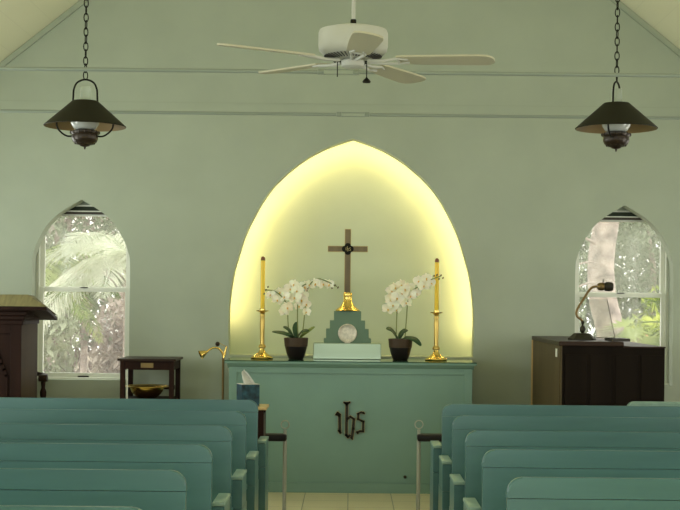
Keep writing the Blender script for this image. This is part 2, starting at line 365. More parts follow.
# IHS monogram
def zp(u, v, Y=AY0+.012): p = at(320+u/8.5, 390+v/8.5, Y); return (p.x, p.z)
t = thing('altar_monogram', (*[at(350, 440, AY0+.03).x], AY0+.03, at(350, 440, AY0+.03).z), 'dark bronze ihs monogram in blackletter fixed to the altar front', 'monogram')
def letter(strokes, grow, y0, y1):
    m = MB()
    for w_, pts in strokes: m.ribbon([zp(*p) for p in pts], 1.2*w_/8.5*AY0/F + grow, y0, y1)
    return m
LI = [(20, [(166, 212), (168, 352)]), (14, [(136, 212), (150, 192), (172, 212)]), (16, [(160, 345), (174, 366)]), (12, [(140, 206), (166, 225)])]
LH = [(20, [(228, 118), (224, 385)]), (12, [(204, 106), (228, 126)]), (12, [(252, 104), (228, 126)]), (12, [(208, 108), (250, 108)]), (16, [(222, 382), (238, 402), (252, 386)]), (16, [(232, 246), (258, 228), (288, 248)]), (20, [(288, 248), (282, 330), (272, 400)]), (13, [(264, 404), (276, 418)])]
LS = [(13, [(318, 204), (350, 190), (376, 200)]), (17, [(326, 204), (324, 250)]), (14, [(322, 246), (352, 262), (372, 270)]), (17, [(368, 268), (366, 350)]), (14, [(370, 352), (340, 350), (314, 362)]), (12, [(366, 190), (376, 200)]), (12, [(312, 356), (322, 370)])]
for nm, L in (('letter_i', LI), ('letter_h', LH), ('letter_s', LS)):
    p = letter(L, 0, AY0+.012, AY0+.0295).build(nm, M['bronze'], t, smooth=False)
    letter(L, .005, AY0+.020, AY0+.0297).build('gilt_edge', M['goldedge'], p, smooth=False)
p = at(405, 477, AY0+.02)
m = MB(); m.lathe([(.004, 0), (.012, .004), (.012, .01), (.006, .02), (.001, .024)], (p.x, AY0+.03, p.z), 14, (0, -1, 0))
tag(m.build('altar_hook', M['bronze'], origin=(p.x, AY0+.03, p.z)), 'tiny dark knob low on the altar front panel', 'knob')
# ------------------------------------------------------------------ on the altar
def candle(px, side):
    Y = 10.82; p = at(px, 357, Y); x = p.x; z = AZ + .0005; s = Y/F
    t = thing('candlestick', (x, Y, z), 'tall polished brass altar candlestick standing by the %s' % side, 'candlestick', 'brass altar candlesticks')
    m = MB(); m.lathe([(.084, 0), (.087, .006), (.083, .014), (.070, .020), (.062, .026), (.045, .036), (.028, .052), (.020, .068), (.019, .078)], (x, Y, z)); m.build('base', M['gold'], t)
    m = MB(); m.lathe([(.018, .078), (.027, .084), (.029, .094), (.026, .102), (.018, .110), (.017, .122), (.018, .20), (.019, .29), (.017, .32), (.020, .33), (.016, .345), (.022, .352), (.018, .358)], (x, Y, z)); m.build('stem', M['brass'], t)
    m = MB(); m.lathe([(.018, .356), (.035, .362), (.048, .366), (.050, .372), (.044, .371), (.022, .368), (.022, .385), (.012, .385)], (x, Y, z)); m.build('drip_pan', M['gold'], t)
    zc_ = z + .3855
    c = MB().lathe([(.0155, 0), (.0165, .003), (.0165, .36), (.0165, .372)], (x, Y, zc_), 18).build('candle', M['candle'], origin=(x, Y, zc_))
    tag(c, 'tall yellow altar candle beside the %s' % side, 'candle', 'yellow altar candles')
    MB().lathe([(.0170, .372), (.0172, .374), (.0165, .390), (.011, .400), (.004, .404)], (x, Y, zc_), 18).build('candle_cap', M['tip'], c)
candle(262, 'orchid whose spray reaches the cross'); candle(436, 'orchid whose spray crosses the candle')
# stepped stand, plinth, disc, cross
Y = 10.86
def P2(px, py): p = at(px, py, Y); return (p.x, p.z)
cx = at(347.3, 340, Y).x; zb = AZ + .0005; zpl = zb + .124
m = MB(); m.box(cx-.262, cx+.262, Y-.02, Y+.20, zb, zpl, .004)
tag(m.build('plinth', M['plinth'], origin=(cx, Y, zb), smooth=False), 'pale satin rectangular plinth on the altar below the stepped stand', 'plinth')
m = MB(); z = zpl + .0005
steps = [(.184, .034), (.166, .110), (.137, .176), (.106, .248)]
poly = []
zz = z
for hwid, top in steps: poly += [(cx+hwid, zz), (cx+hwid, z+top)]; zz = z+top
full = poly + [(2*cx-a, b) for a, b in poly[::-1]]
m.prism(full, Y+.02, Y+.16)
tag(m.build('stepped_stand', M['step'], origin=(cx, Y, z), smooth=False, bev=.002), 'grey green stepped cross stand on the pale plinth', 'stand')
zst = z + .248
r_ = .074
t = thing('disc', (cx+.001, Y, z), 'round frosted silver disc standing before the stepped stand', 'disc')
MB().lathe([(r_, 0), (r_, .008), (r_-.006, .012), (r_-.010, .009), (.03, .009), (.001, .011)], (cx+.001, Y+.018, z+r_+.002), 40, (0, -1, 0)).build('plate', M['silver'], t)
MB().box(cx-.02, cx+.022, Y+.0, Y+.019, z, z+.006).build('foot', M['silver'], t, smooth=False)
t = thing('altar_cross', (cx, Y+.09, zst), 'wooden altar cross with dark quatrefoil on a flared brass base', 'cross')
yc = Y+.09; zc0 = zst + .0005
MB().lathe([(.094, 0), (.097, .006), (.088, .014), (.060, .036), (.045, .055), (.035, .075), (.032, .105), (.034, .118), (.036, .130), (.032, .145)], (cx, yc, zc0), 40).build('base', M['gold'], t)
cu_, cv = at(347.8, 249, yc).x, at(347.8, 249, yc).z
zt = at(347.8, 229, yc).z
def crossm(g, y0, y1):
    m = MB(); a = .025+g; L = .157+g; b_ = .024+g
    m.prism([(cu_-a, zc0+.13), (cu_-a, cv-b_), (cu_-L, cv-b_), (cu_-L, cv+b_), (cu_-a, cv+b_), (cu_-a, zt+g), (cu_+a, zt+g), (cu_+a, cv+b_), (cu_+L, cv+b_), (cu_+L, cv-b_), (cu_+a, cv-b_), (cu_+a, zc0+.13)], y0, y1)
    return m
pc = crossm(-.004, yc-.014, yc+.010).build('crosspiece', M['cross'], t, smooth=False, bev=.002)
crossm(0, yc-.010, yc+.012).build('brass_edging', M['goldedge'], pc, smooth=False)
m = MB(); q = []
for k in range(48):
    a = k*2*PI/48; r = .034 + .012*abs(math.cos(2*a))**.7; q.append((cu_+r*math.cos(a), cv+r*math.sin(a)))
m.prism(q, yc-.022, yc-.013); em = m.build('emblem', M['iron'], t, smooth=False, bev=.002)
m = MB()
for dx, pts in ((-.014, [(0, .010), (0, -.010)]), (-.004, [(0, .020), (0, -.018)]), (-.004, [(0, .003), (.008, .004), (.008, -.016)]), (.014, [(.007, .010), (0, .008), (0, .001), (.007, -.003), (.006, -.012), (-.002, -.012)])):
    m.ribbon([(cu_+dx+a, cv+b_) for a, b_ in pts], .0035, yc-.025, yc-.0215)
m.build('monogram', M['goldedge'], em, smooth=False)
# orchids
def petal(m, c, n, up, L, W, fw=.25, ang=0, cup=.12, base=.12):
    n = Vector(n).normalized(); up = (Vector(up) - n*Vector(up).dot(n)).normalized(); sd = n.cross(up)
    d = up*math.cos(ang) + sd*math.sin(ang); e = n.cross(d); rows = []
    for i in range(7):
        t = i/6; w_ = W*(base + (1-base)*math.sin(PI*min(1, t*.92+.06))**.75) if 0 < t < 1 else W*(base if t == 0 else .12)
        rows.append([m.b.verts.new(Vector(c) + d*L*t + e*w_*s*.5 + n*(cup*L*(s*s*.8) - fw*L*t*t*.5 + .002)) for s in (-1, -.5, 0, .5, 1)])
    for i in range(6):
        for k in range(4): m.face([rows[i][k], rows[i][k+1], rows[i+1][k+1], rows[i+1][k]])
def flower(t, c, n, up=(0, 0, 1), s=.05):
    s *= 1.22
    m = MB(); c = Vector(c)
    for a in (0, 2.2, -2.2): petal(m, c, n, up, s*.95, s*.62, ang=a)
    for a in (1.25, -1.25): petal(m, c + Vector(n).normalized()*.003, n, up, s*1.05, s*1.15, ang=a)
    o = m.build('flower', M['petal'], t)
    n = Vector(n).normalized(); m = MB()
    m.tube([c + n*.002, c + n*.012 - Vector((0, 0, .004)), c + n*.018 - Vector((0, 0, .016))], [s*.09, s*.13, s*.04], 8); m.build('lip', M['lip'], o)
def leafm(t, pts, W, mt):
    W *= 1.35; pts = spline(pts, 5); m = MB(); rows = []; N = len(pts)
    for i, p in enumerate(pts):
        d = (pts[min(i+1, N-1)] - pts[max(i-1, 0)]).normalized(); sd = d.cross(Vector((0, -.6, .8))).normalized(); nn = sd.cross(d)
        w_ = W*max(.1, math.sin(PI*min(1, .12+.86*i/(N-1)))**.6)
        rows.append([m.b.verts.new(p + sd*w_*s*.5 + nn*abs(s)*w_*.15) for s in (-1, 0, 1)])
    for i in range(N-1):
        for k in range(2): m.face([rows[i][k], rows[i][k+1], rows[i+1][k+1], rows[i+1][k]])
    o = m.build('leaf', mt, t); md = o.modifiers.new('solid', 'SOLIDIFY'); md.thickness = .003
def orchid(px, label, stems, flowers, leaves, buds):
    Y = 10.80; x = at(px, 350, Y).x; z = AZ + .0005; q = Y/F
    t = thing('potted_orchid', (x, Y, z), label, 'orchid', 'potted orchids on the altar')
    MB().lathe([(.054, 0), (.058, .004), (.072, .04), (.083, .085), (.086, .098)], (x, Y, z), 36).build('pot', M['potdark'], t)
    MB().lathe([(.084, .095), (.0885, .098), (.093, .15), (.094, .163), (.088, .165), (.084, .150)], (x, Y, z), 36).build('pot_band', M['potbrown'], t)
    MB().lathe([(.085, .148), (.05, .158), (.001, .16)], (x, Y, z), 24).build('soil', M['soil'], t)
    def A(p, dy=0): return at(p[0], p[1], Y + dy)
    for s_ in stems:
        pts = [A((a, b), d) for a, b, d in s_]; MB().tube(spline(pts, 6), .0042, 8).build('stem', M['stem'], t)
    for lf in leaves:
        leafm(t, [A((a, b), d) for a, b, d in lf[0]], lf[1], lf[2])
    rnd = random.Random(px)
    for (a, b, d, s_) in flowers:
        n = Vector((rnd.uniform(-.7, .7), -1, rnd.uniform(-.35, .35))); flower(t, A((a, b), d), n, (rnd.uniform(-.4, .4), 0, 1), s_)
    for (a, b, d) in buds:
        p = A((a, b), d); MB().lathe([(.001, -.009), (.006, -.004), (.007, .002), (.002, .010)], p, 10, (.4, 0, .8)).build('bud', M['bud'], t)
G, GP = M['leaf'], M['leafpale']
orchid(296, 'white orchid in a two tone pot, its flower spray arching towards the cross',
    [[(289, 338, 0), (288, 322, .02), (287, 306, 0), (282, 297, -.02), (274, 291, 0), (265, 290, .02)],
     [(298, 338, 0), (297.5, 318, -.01), (298, 300, -.02), (301, 288, -.01), (306, 284, 0)],
     [(302, 338, .02), (304, 320, .03), (306, 300, .02), (308, 288, .02), (316, 279, .0), (326, 281, -.02), (337, 286.5, -.02)]],
    [(271, 295, 0, .036), (277, 300, -.02, .038), (280, 292, .01, .036), (285, 297, -.03, .042), (287, 308, -.02, .044), (284, 312, .0, .036), (290, 289, 0, .044), (295, 298, -.04, .048), (297, 291, -.02, .044), (301, 300, -.02, .040), (294, 284.5, 0, .036), (304, 287, .01, .044), (309, 285, .02, .038), (303, 296, 0, .040), (306, 304, .01, .036), (307, 312, .0, .034), (299, 306, 0, .034), (316, 283.5, 0, .040), (323, 284, -.01, .038), (330, 284.5, -.01, .036)],
    [([(294, 338, 0), (284, 334, -.04), (272, 332, -.06)], .034, G), ([(293, 338, 0), (288, 330, -.04), (283, 327, -.05)], .030, G), ([(297, 339, 0), (303, 332, -.05), (309, 331, -.07)], .032, G), ([(300, 338, 0), (308, 332, -.03), (315, 327, -.05)], .032, GP), ([(296, 338, .02), (295, 328, .05), (297, 322, .06)], .030, G), ([(295, 339, -.02), (290, 335, -.08), (286, 336, -.10)], .034, G)],
    [(335, 285.5, -.02), (338, 287.5, -.02), (332, 288, -.02), (266, 290, .02), (264, 294, .01), (268, 287, .02)])
orchid(400.4, 'white orchid in a two tone pot, its flower spray crossing the yellow candle',
    [[(396, 338, 0), (396.5, 322, 0), (397, 305, 0), (395, 296, 0), (391, 288, 0)],
     [(405, 338, 0), (406.5, 318, 0), (408, 300, -.02), (412, 291, -.02), (420, 286, -.03), (430, 280, -.08), (441, 276, -.09)]],
    [(388, 309, 0, .042), (390, 300, -.02, .044), (393, 305, -.03, .040), (396, 309, 0, .036), (391, 291, 0, .042), (397, 298, -.04, .046), (395, 288, 0, .040), (401, 285, 0, .040), (402, 294, -.03, .046), (406, 303, -.02, .040), (410, 288, 0, .042), (411, 296, -.03, .040), (416, 293, -.02, .034), (405, 289, -.04, .036), (419, 281, -.03, .040), (424, 286, -.07, .042), (427, 278, -.07, .036), (431, 283, -.08, .034)],
    [([(397, 339, 0), (391, 331, -.05), (386, 329, -.07)], .046, G), ([(404, 338, 0), (414, 340, -.07), (421, 346, -.09)], .040, G), ([(401, 338, 0), (404, 333, -.03), (408, 331, -.05)], .040, G), ([(399, 339, .02), (402, 333, .05), (406, 329, .06)], .030, G)],
    [(437, 275, -.09), (441, 275.5, -.09), (439, 279, -.09), (434, 276, -.08), (443, 278, -.09)])
# ------------------------------------------------------------------ pews
XE = .557
def make_pew(label, group):
    t = thing('pew', (0, 0, 0), label, 'pew', group)
    xe, x1, zt = XE, 3.42, .843
    def corner(z0, r, inset=0):
        pts = [(x1, z0), (x1, zt)]
        if r:
            for k in range(9): a = PI/2 + k*PI/16; pts.append((xe+r+r*math.cos(a), zt-r+r*math.sin(a)))
        pts.append((xe, z0)); return pts
    rot = Matrix.Rotation(math.radians(-4), 4, 'X')
    def lean(o):
        for v in o.data.vertices: v.co = rot @ (v.co - Vector((0, 0, zt))) + Vector((0, 0, zt))
    m = MB(); m.prism(corner(zt-.072, .055), 0, .045)
    es = [e_ for e_ in m.b.edges if abs(e_.verts[0].co.y-e_.verts[1].co.y) < 1e-5 and min(v.co.z for v in e_.verts) > zt-.0553]
    bmesh.ops.bevel(m.b, geom=es, offset=.009, segments=3, affect='EDGES', profile=.5)
    o = m.build('top_rail', M['pew'], t, angle=80); lean(o); wn = o.modifiers.new('normals', 'WEIGHTED_NORMAL'); wn.keep_sharp = True; wn.weight = 90
    m = MB(); m.prism([(x1, .42), (x1, zt-.0745), (xe+.0005, zt-.0745), (xe+.0005, .42)], .0015, .036); o = m.build('back_panel', M['pew'], t, smooth=False); lean(o)
    m = MB(); m.prism([(x1, .12), (x1, .42), (xe+.001, .42), (xe+.001, .12)], .035, .058); m.build('lower_back', M['pew'], t, smooth=False)
    m = MB(); m.box(xe+.001, x1, .06, .52, .40, .435, .008); m.build('seat', M['pew'], t)
    m = MB(); m.box(xe-.040, xe+.010, .155, .44, .42, .566); m.box(xe-.040, xe+.010, .152, .48, 0, .4195); m.build('end_panel', M['pew'], t, smooth=False, bev=.004)
    m = MB(); m.box(xe-.042, xe+.012, .15, .445, .5665, .583, .003); m.build('armrest', M['pew_lit'], t)
    m = MB(); m.box(x1+.001, x1+.05, .03, .55, 0, .583, .004); m.build('wall_end_panel', M['pew'], t, smooth=False)
    return t
RY = [8.25, 7.42, 6.58, 5.74, 4.84]; LY = [8.42, 7.55, 6.68, 5.80, 4.93, 4.05]
ordn = ['front', 'second', 'third', 'fourth', 'fifth', 'sixth']
pr = make_pew('front pew of the block before the brown organ, teal with rounded top corner', 'teal pews before the organ'); pr.location = (-.007, RY[0], 0)
for k in range(1, 5): dup(pr, (-.007, RY[k], 0), '%s teal pew back from the altar, in the block before the brown organ' % ordn[k])
pl = make_pew('front pew of the block before the pulpit, teal, tissue box above its end', 'teal pews before the pulpit')
for ch in pl.children:
    for v in ch.data.vertices: v.co.x *= -1
    ch.data.flip_normals()
LX = [.010, .004, 0, -.008, -.014, -.018]; pl.location = (LX[0], LY[0], 0)
for k in range(1, 6): dup(pl, (LX[k], LY[k], 0), '%s teal pew back from the altar, in the block before the pulpit' % ordn[k])
# short bench behind the front right pew
t = thing('choir_bench', (1.82, 9.2, 0), 'short grey green bench peeping over the front pew before the organ', 'bench')
p = at(627, 401.5, 9.2); r = .05; zt = p.z
pts = [(3.2, .45), (3.2, zt)] + [(p.x+r+r*math.cos(PI/2+k*PI/16), zt-r+r*math.sin(PI/2+k*PI/16)) for k in range(9)] + [(p.x, .45)]
m = MB(); m.prism(pts, 9.2, 9.24); m.build('backrest', M['pew_lit'], t, bev=.01, segs=3)
m = MB(); m.box(p.x, 3.2, 9.02, 9.199, .40, .44, .006); m.build('seat', M['pew'], t)
for x in (p.x, 3.15): MB().box(x, x+.05, 9.03, 9.24, 0, .3995).build('leg', M['pew'], t, smooth=False)
# ------------------------------------------------------------------ chancel rails with ringed posts
def rail(px, sgn, label):
    Y = 9.42; p = at(px, 437, Y); x = p.x; zr = at(px, 433.9, Y).z; zl = at(px, 440.8, Y).z
    t = thing('chancel_rail', (x, Y, 0), label, 'rail', 'ringed posts of the chancel rail')
    MB().lathe([(.035, 0), (.035, .006), (.017, .012), (.0135, .03), (.0135, zl+.002)], (x, Y, 0), 18).build('post', M['post'], t)
    MB().tube([(x, Y, zl), (x, Y, zr+.028)], .011, 12).build('post_neck', M['post'], t)
    zr2 = at(px, 424.5, Y).z; R = .027
    MB().tube([(x+R*math.cos(k*PI/12), Y, zr2+R*math.sin(k*PI/12)) for k in range(24)], .004, 8, close=True).build('ring', M['post'], t)
    m = MB(); a, b = sorted((x-sgn*.012, x+sgn*1.2)); m.box(a, b, Y-.055, Y+.055, zl, zr, .012); m.build('padded_rail', M['pad'], t)
    MB().lathe([(.035, 0), (.035, .006), (.012, .012), (.012, zl-.001)], (x+sgn*1.1, Y, 0), 18).build('post', M['post'], t)
rail(285, -1, 'black padded rail with ringed steel post, beside the wooden stand')
rail(418.8, 1, 'black padded rail with ringed steel post, below the altar knob')
# wooden stand with tissue box
p = at(266.5, 407.5, 9.02); xs1 = p.x; zs = p.z; xs0 = xs1 - .34
t = thing('wooden_stand', ((xs0+xs1)/2, 9.15, 0), 'dark wooden stand with honey top behind the front pew', 'stand')
MB().box(xs0, xs1, 9.02, 9.32, zs-.018, zs, .003).build('top', M['honey'], t, smooth=False)
MB().box(xs0+.03, xs1-.03, 9.05, 9.29, zs-.16, zs-.0185).build('apron', M['wood'], t, smooth=False)
for x in (xs0+.02, xs1-.06):
    for y in (9.04, 9.26): MB().box(x, x+.04, y, y+.04, 0, zs-.0185).build('leg', M['wood'], t, smooth=False)
m = MB(); m.box(xs1-.026, xs1-.020, 9.1, 9.25, zs-.2, zs-.05); m.build('side_panel', M['brown'], t, smooth=False)
xt0, xt1 = at(236, 395, 9.12).x, at(259, 395, 9.12).x; zt_ = at(247, 384.5, 9.12).z; z0 = zs+.0005
t = thing('tissue_box', ((xt0+xt1)/2, 9.15, z0), 'blue marbled tissue box with white tissue standing on the wooden stand', 'tissue box')
rz = Matrix.Rotation(math.radians(22), 4, 'Z'); c = ((xt0+xt1)/2, 9.17, z0)
hb = .060
MB().box(c[0]-hb, c[0]+hb, c[1]-hb, c[1]+hb, z0, zt_, .003, rot=rz).build('box', M['tissue'], t, smooth=False)
MB().box(c[0]-hb, c[0]+hb, c[1]-hb, c[1]+hb, zt_+.0003, zt_+.003, 0, rot=rz).build('box_top', M['paper'], t, smooth=False)
m = MB(); rows = []
for i in range(9):
    u = i/8; cz = zt_ + .002 + .088*u; xx = c[0] + .012 - .040*u; wd = .030*(1-u)**.5 + .012
    rows.append([m.b.verts.new((xx + wd*s*math.cos(.4*s), c[1] + .012*math.sin(3.1*s+2*u) - .01*s, cz + .006*math.cos(4*s))) for s in (-1, -.66, -.33, 0, .33, .66, 1)])
for i in range(8):
    for k in range(6): m.face([rows[i][k], rows[i][k+1], rows[i+1][k+1], rows[i+1][k]])
o = m.build('tissue', M['paper'], t); o.modifiers.new('s', 'SOLIDIFY').thickness = .0015
# ------------------------------------------------------------------ offering table, bowl, white rod, brass lamp
tx0, tx1, ty0, ty1, tz = -1.758, -1.314, 10.6, 11.07, .988
t = thing('side_table', ((tx0+tx1)/2, 10.83, 0), 'small dark wooden table with brass plaque below the wall beside the window', 'table')
MB().box(tx0, tx1, ty0, ty1, tz-.018, tz, .004).build('tabletop', M['woodtop'], t, smooth=False)
m = MB()
m.box(tx0+.022, tx1-.022, ty0+.032, ty0+.05, tz-.085, tz-.0185); m.box(tx0+.022, tx1-.022, ty1-.05, ty1-.03, tz-.05, tz-.0185)
for x in (tx0+.022, tx1-.042): m.box(x, x+.02, ty0+.05, ty1-.05, tz-.085, tz-.0185)
m.build('apron', M['wood'], t, smooth=False)
for x in (tx0+.018, tx1-.054):
    for y in (ty0+.025, ty1-.056): MB().box(x, x+.036, y, y+.036, 0, tz-.0185, .002).build('leg', M['wood'], t, smooth=False)
SZ = at(147, 398, 10.8).z
MB().box(tx0+.03, tx1-.03, ty0+.03, ty1-.03, SZ-.018, SZ).build('shelf', M['wood'], t, smooth=False)
m = MB(); m.box(tx0+.06, tx1-.06, ty1-.045, ty1-.030, at(147, 389, 11.04).z, at(147, 384.6, 11.04).z); m.build('back_rail', M['wood'], t, smooth=False)
a, b = at(140.8, 362.8, ty0+.03), at(153.4, 368, ty0+.03)
MB().box(a.x, b.x, ty0+.027, ty0+.030, b.z, a.z, .001).build('plaque', M['oldbrass'], t, smooth=False)
bc = at(147, 398, 10.82); zr = at(147, 386.5, 10.82).z - SZ
t = thing('offering_bowl', (bc.x, 10.82, SZ), 'wide brass offering bowl on the shelf of the small dark table', 'bowl')
R = .165
MB().lathe([(.06, .0005), (.075, .004), (.10, .025), (.122, zr*.6), (.132, zr-.006), (R, zr), (R, zr+.004), (.13, zr), (.115, zr*.6), (.07, .012), (.001, .008)], (bc.x, 10.82, SZ), 40).build('bowl', M['gold'], t)
MB().tube([(bc.x+R*math.cos(k*PI/24), 10.82+R*math.sin(k*PI/24), SZ+zr+.003) for k in range(48)], .005, 8, close=True).build('rim', M['brass'], t)
p = at(127.3, 369, 10.61)
o = MB().tube([(p.x, 10.61, 0), (p.x, 10.61, p.z)], .0055, 10).build('white_rod', M['white'], origin=(p.x, 10.61, 0))
tag(o, 'thin white rod standing upright inside the leg of the small dark table', 'rod')
lx = at(223.2, 360, 10.75).x; Y = 10.75
t = thing('brass_floor_lamp', (lx, Y, 0), 'slender brass gooseneck floor lamp standing between altar and side table', 'floor lamp')
MB().lathe([(.11, 0), (.11, .008), (.09, .018), (.02, .03), (.012, .05)], (lx, Y, 0), 28).build('base', M['brass'], t)
MB().tube([(lx, Y, .03), (lx, Y, at(223, 358, Y).z)], .0098, 12).build('pole', M['oldbrass'], t)
pts = [at(a, b, Y+d) for a, b, d in ((223.4, 359, 0), (222.8, 354, 0), (220.5, 350, -.01), (217, 347.8, -.02), (213, 348, -.03), (209, 350, -.04), (206.5, 352, -.05))]
MB().tube(spline(pts, 6), .0075, 10).build('gooseneck', M['gold'], t)
p = pts[-1]; d = Vector((-.85, -.30, -.42)).normalized()
MB().lathe([(.008, -.012), (.010, 0), (.018, .012), (.034, .048), (.036, .052), (.030, .048), (.006, .012)], p, 24, d).build('lamp_shade', M['gold'], t)
k = at(217.6, 344, Y-.02); MB().lathe([(.001, -.019), (.013, -.014), (.019, 0), (.013, .014), (.001, .019)], k, 18).build('knob', M['font'], t)
MB().tube([at(224.3, 357, Y), at(225.3, 351, Y), at(226.6, 346.5, Y)], [.008, .009, .006], 10).build('side_arm', M['gold'], t)
MB().tube([at(219, 342.5, Y), at(223, 345, Y), at(226.6, 346.5, Y)], .0025, 6).build('wire', M['brass'], t)
# ------------------------------------------------------------------ pulpit and chair
px1 = -2.318; px0 = px1 - 1.0
t = thing('pulpit', ((px0+px1)/2, 10.15, 0), 'dark carved wooden pulpit with sloping book board', 'pulpit')
MB().box(px0, px1-.0125, 9.9, 10.4, 0, 1.30).build('body', M['wood'], t, smooth=False)
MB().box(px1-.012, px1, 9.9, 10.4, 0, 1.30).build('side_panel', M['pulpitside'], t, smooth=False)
m = MB()
for x in (px1-.075, px0, px1-.55): m.box(x, x+.075, 9.885, 9.8995, 0, 1.30)
m.box(px0+.075, px1-.075, 9.885, 9.8995, 1.19, 1.30); m.box(px0+.075, px1-.075, 9.885, 9.8995, 0, .12); m.build('front_frame', M['wood'], t, smooth=False, bev=.002)
# pointed tracery over each front panel
for xa, xb in ((px1-.475, px1-.075), (px0+.075, px1-.55)):
    c0 = (xa+xb)/2; hw_ = (xb-xa)/2 - .03; pts = []
    for k in range(11):
        u = k/10; pts.append((c0-hw_*(1-u), .89+.27*math.sin(u*PI/2)))
    for k in range(9, -1, -1):
        u = k/10; pts.append((c0+hw_*(1-u), .89+.27*math.sin(u*PI/2)))
    m = MB(); m.ribbon([(pts[0][0], .14)] + pts + [(pts[-1][0], .14)], .022, 9.888, 9.8995); m.build('pointed_arch', M['wood'], t, smooth=False)
m = MB()
for k, (g, z0_, z1_) in enumerate(((.012, 1.25, 1.285), (.028, 1.285, 1.315), (.045, 1.315, 1.345), (.060, 1.345, 1.368))):
    m.box(px0-g, px1+g, 9.885-g, 10.4+g*.5, z0_+.0005, z1_, .005)
m.build('cornice', M['wood'], t, smooth=False)
na, nb = at(46.5, 307, 9.80), at(57.5, 317.3, 10.45)
m = MB(); th = .022; x0_ = px0-.08; xr = na.x
m.hull([(x0_, 9.80, na.z), (xr, 9.80, na.z), (x0_, 9.80, na.z-th), (xr, 9.80, na.z-th), (x0_, 10.45, nb.z), (nb.x, 10.45, nb.z), (x0_, 10.45, nb.z-th), (nb.x, 10.45, nb.z-th)])
m.build('book_board', M['wood'], t, smooth=False, bev=.002)
m = MB(); a = at(46, 306.6, 9.80); b = at(29, 294.6, 9.95)
def bz(y): return na.z + (nb.z-na.z)*(y-9.80)/.65 + .003
X0 = x0_+.02; yb0, yb1 = 9.805, 10.33
m.hull([(X0, yb0, bz(yb0)), (a.x, yb0, bz(yb0)), (X0, yb1, bz(yb1)), (a.x-.03, yb1, bz(yb1)), (X0+.2, 9.93, b.z-.012), (at(12, 294, 9.95).x, 9.93, b.z), (b.x, 9.93, b.z), (X0+.2, 10.1, b.z-.02), (b.x, 10.1, b.z-.008)])
o = m.build('pulpit_cover', M['goldcloth'], origin=((X0+a.x)/2, 10.05, bz(10.05)), smooth=False, bev=.004)
tag(o, 'old gold cloth cover lying over the pulpit book board', 'cloth cover')
# armchair
acx = at(43, 378, 10.6).x
t = thing('armchair', (acx-.28, 10.85, 0), 'turned wooden armchair half hidden behind the pulpit, scroll arm showing', 'chair')
za = at(42, 375, 10.6).z
for x, xb in ((acx, acx-.17), (acx-.63, acx-.46)):
    m = MB(); m.tube([(xb, 11.04, za-.005), ((x+xb)/2, 10.85, za-.008), (x, 10.70, za-.010), (x, 10.60, za-.008), (x, 10.565, za-.018)], [.016, .017, .018, .022, .018], 12)
    o = m.build('arm', M['woodtop'], t); MB().lathe([(.026, -.032), (.028, 0), (.026, .032)], (x+.008, 10.57, za-.022), 16, (1, 0, 0)).build('scroll', M['woodtop'], o)
    MB().lathe([(.024, .42), (.016, .45), (.014, .50), (.024, .53), (.026, .56), (.014, .60), (.020, .63), (.013, .66), (.024, .70), (.025, .73), (.014, .76), (.020, za-.045), (.016, za-.02)], (x, 10.61, 0), 16).build('arm_post', M['wood'], t)
    for y in (10.61, 11.03): MB().lathe([(.018, 0), (.024, .05), (.020, .2), (.026, .36), (.024, .4195)], (x, y, 0), 14).build('leg', M['wood'], t)
MB().box(acx-.66, acx+.03, 10.57, 11.08, .42, .46, .01).build('seat', M['wood'], t)
MB().box(acx-.47, acx-.16, 11.03, 11.07, .46, 1.12, .01).build('backrest', M['wood'], t)
# ------------------------------------------------------------------ organ cabinet and what stands on it
ox0, ox1, oy0, oy1, oz = 1.437, 2.165, 9.6, 11.05, 1.182
t = thing('organ', ((ox0+ox1)/2, 10.3, 0), 'large dark brown organ cabinet with panelled back, standing before the window', 'organ')

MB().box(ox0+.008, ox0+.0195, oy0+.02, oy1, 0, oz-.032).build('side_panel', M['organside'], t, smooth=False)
sx = at(624, 342, oy0).x
m = MB(); m.box(ox0+.02, sx, oy0+.012, oy1, 0, oz-.032); m.box(sx, ox1, oy0+.012, oy1, 0, oz-.041); m.build('body', M['organ'], t, smooth=False)
MB().box(ox0, sx, oy0, oy1, oz-.0315, oz, .005).build('lid', M['woodtop'], t, smooth=False)
MB().box(sx+.001, ox1+.004, oy0, oy1, oz-.0405, oz-.031, .002).build('lower_lid', M['woodtop'], t, smooth=False)
n = 5; pw = (ox1-ox0-.03)/4
for k in range(4):
    x = ox0+.03+k*pw; m = MB()
    m.box(x+.012, x+pw-.012, oy0+.004, oy0+.0115, .15, oz-.09, .003); m.build('back_panel', M['organ'], t, smooth=False)
for y in (oy1-.03,): MB().box(ox0-.002, ox0+.0075, y, y+.03, 0, oz-.032).build('corner_post', M['honey'], t, smooth=False)
MB().box(ox0+.012, ox0+.022, oy0+.0, oy0+.0118, 0, oz-.032).build('front_edge', M['organside'], t, smooth=False)
a = at(556.8, 352.5, 9.75); MB().box(ox0+.001, ox0+.0075, 9.72, 9.78, a.z-.03, a.z+.028, .002).build('latch', M['white'], t, smooth=False)
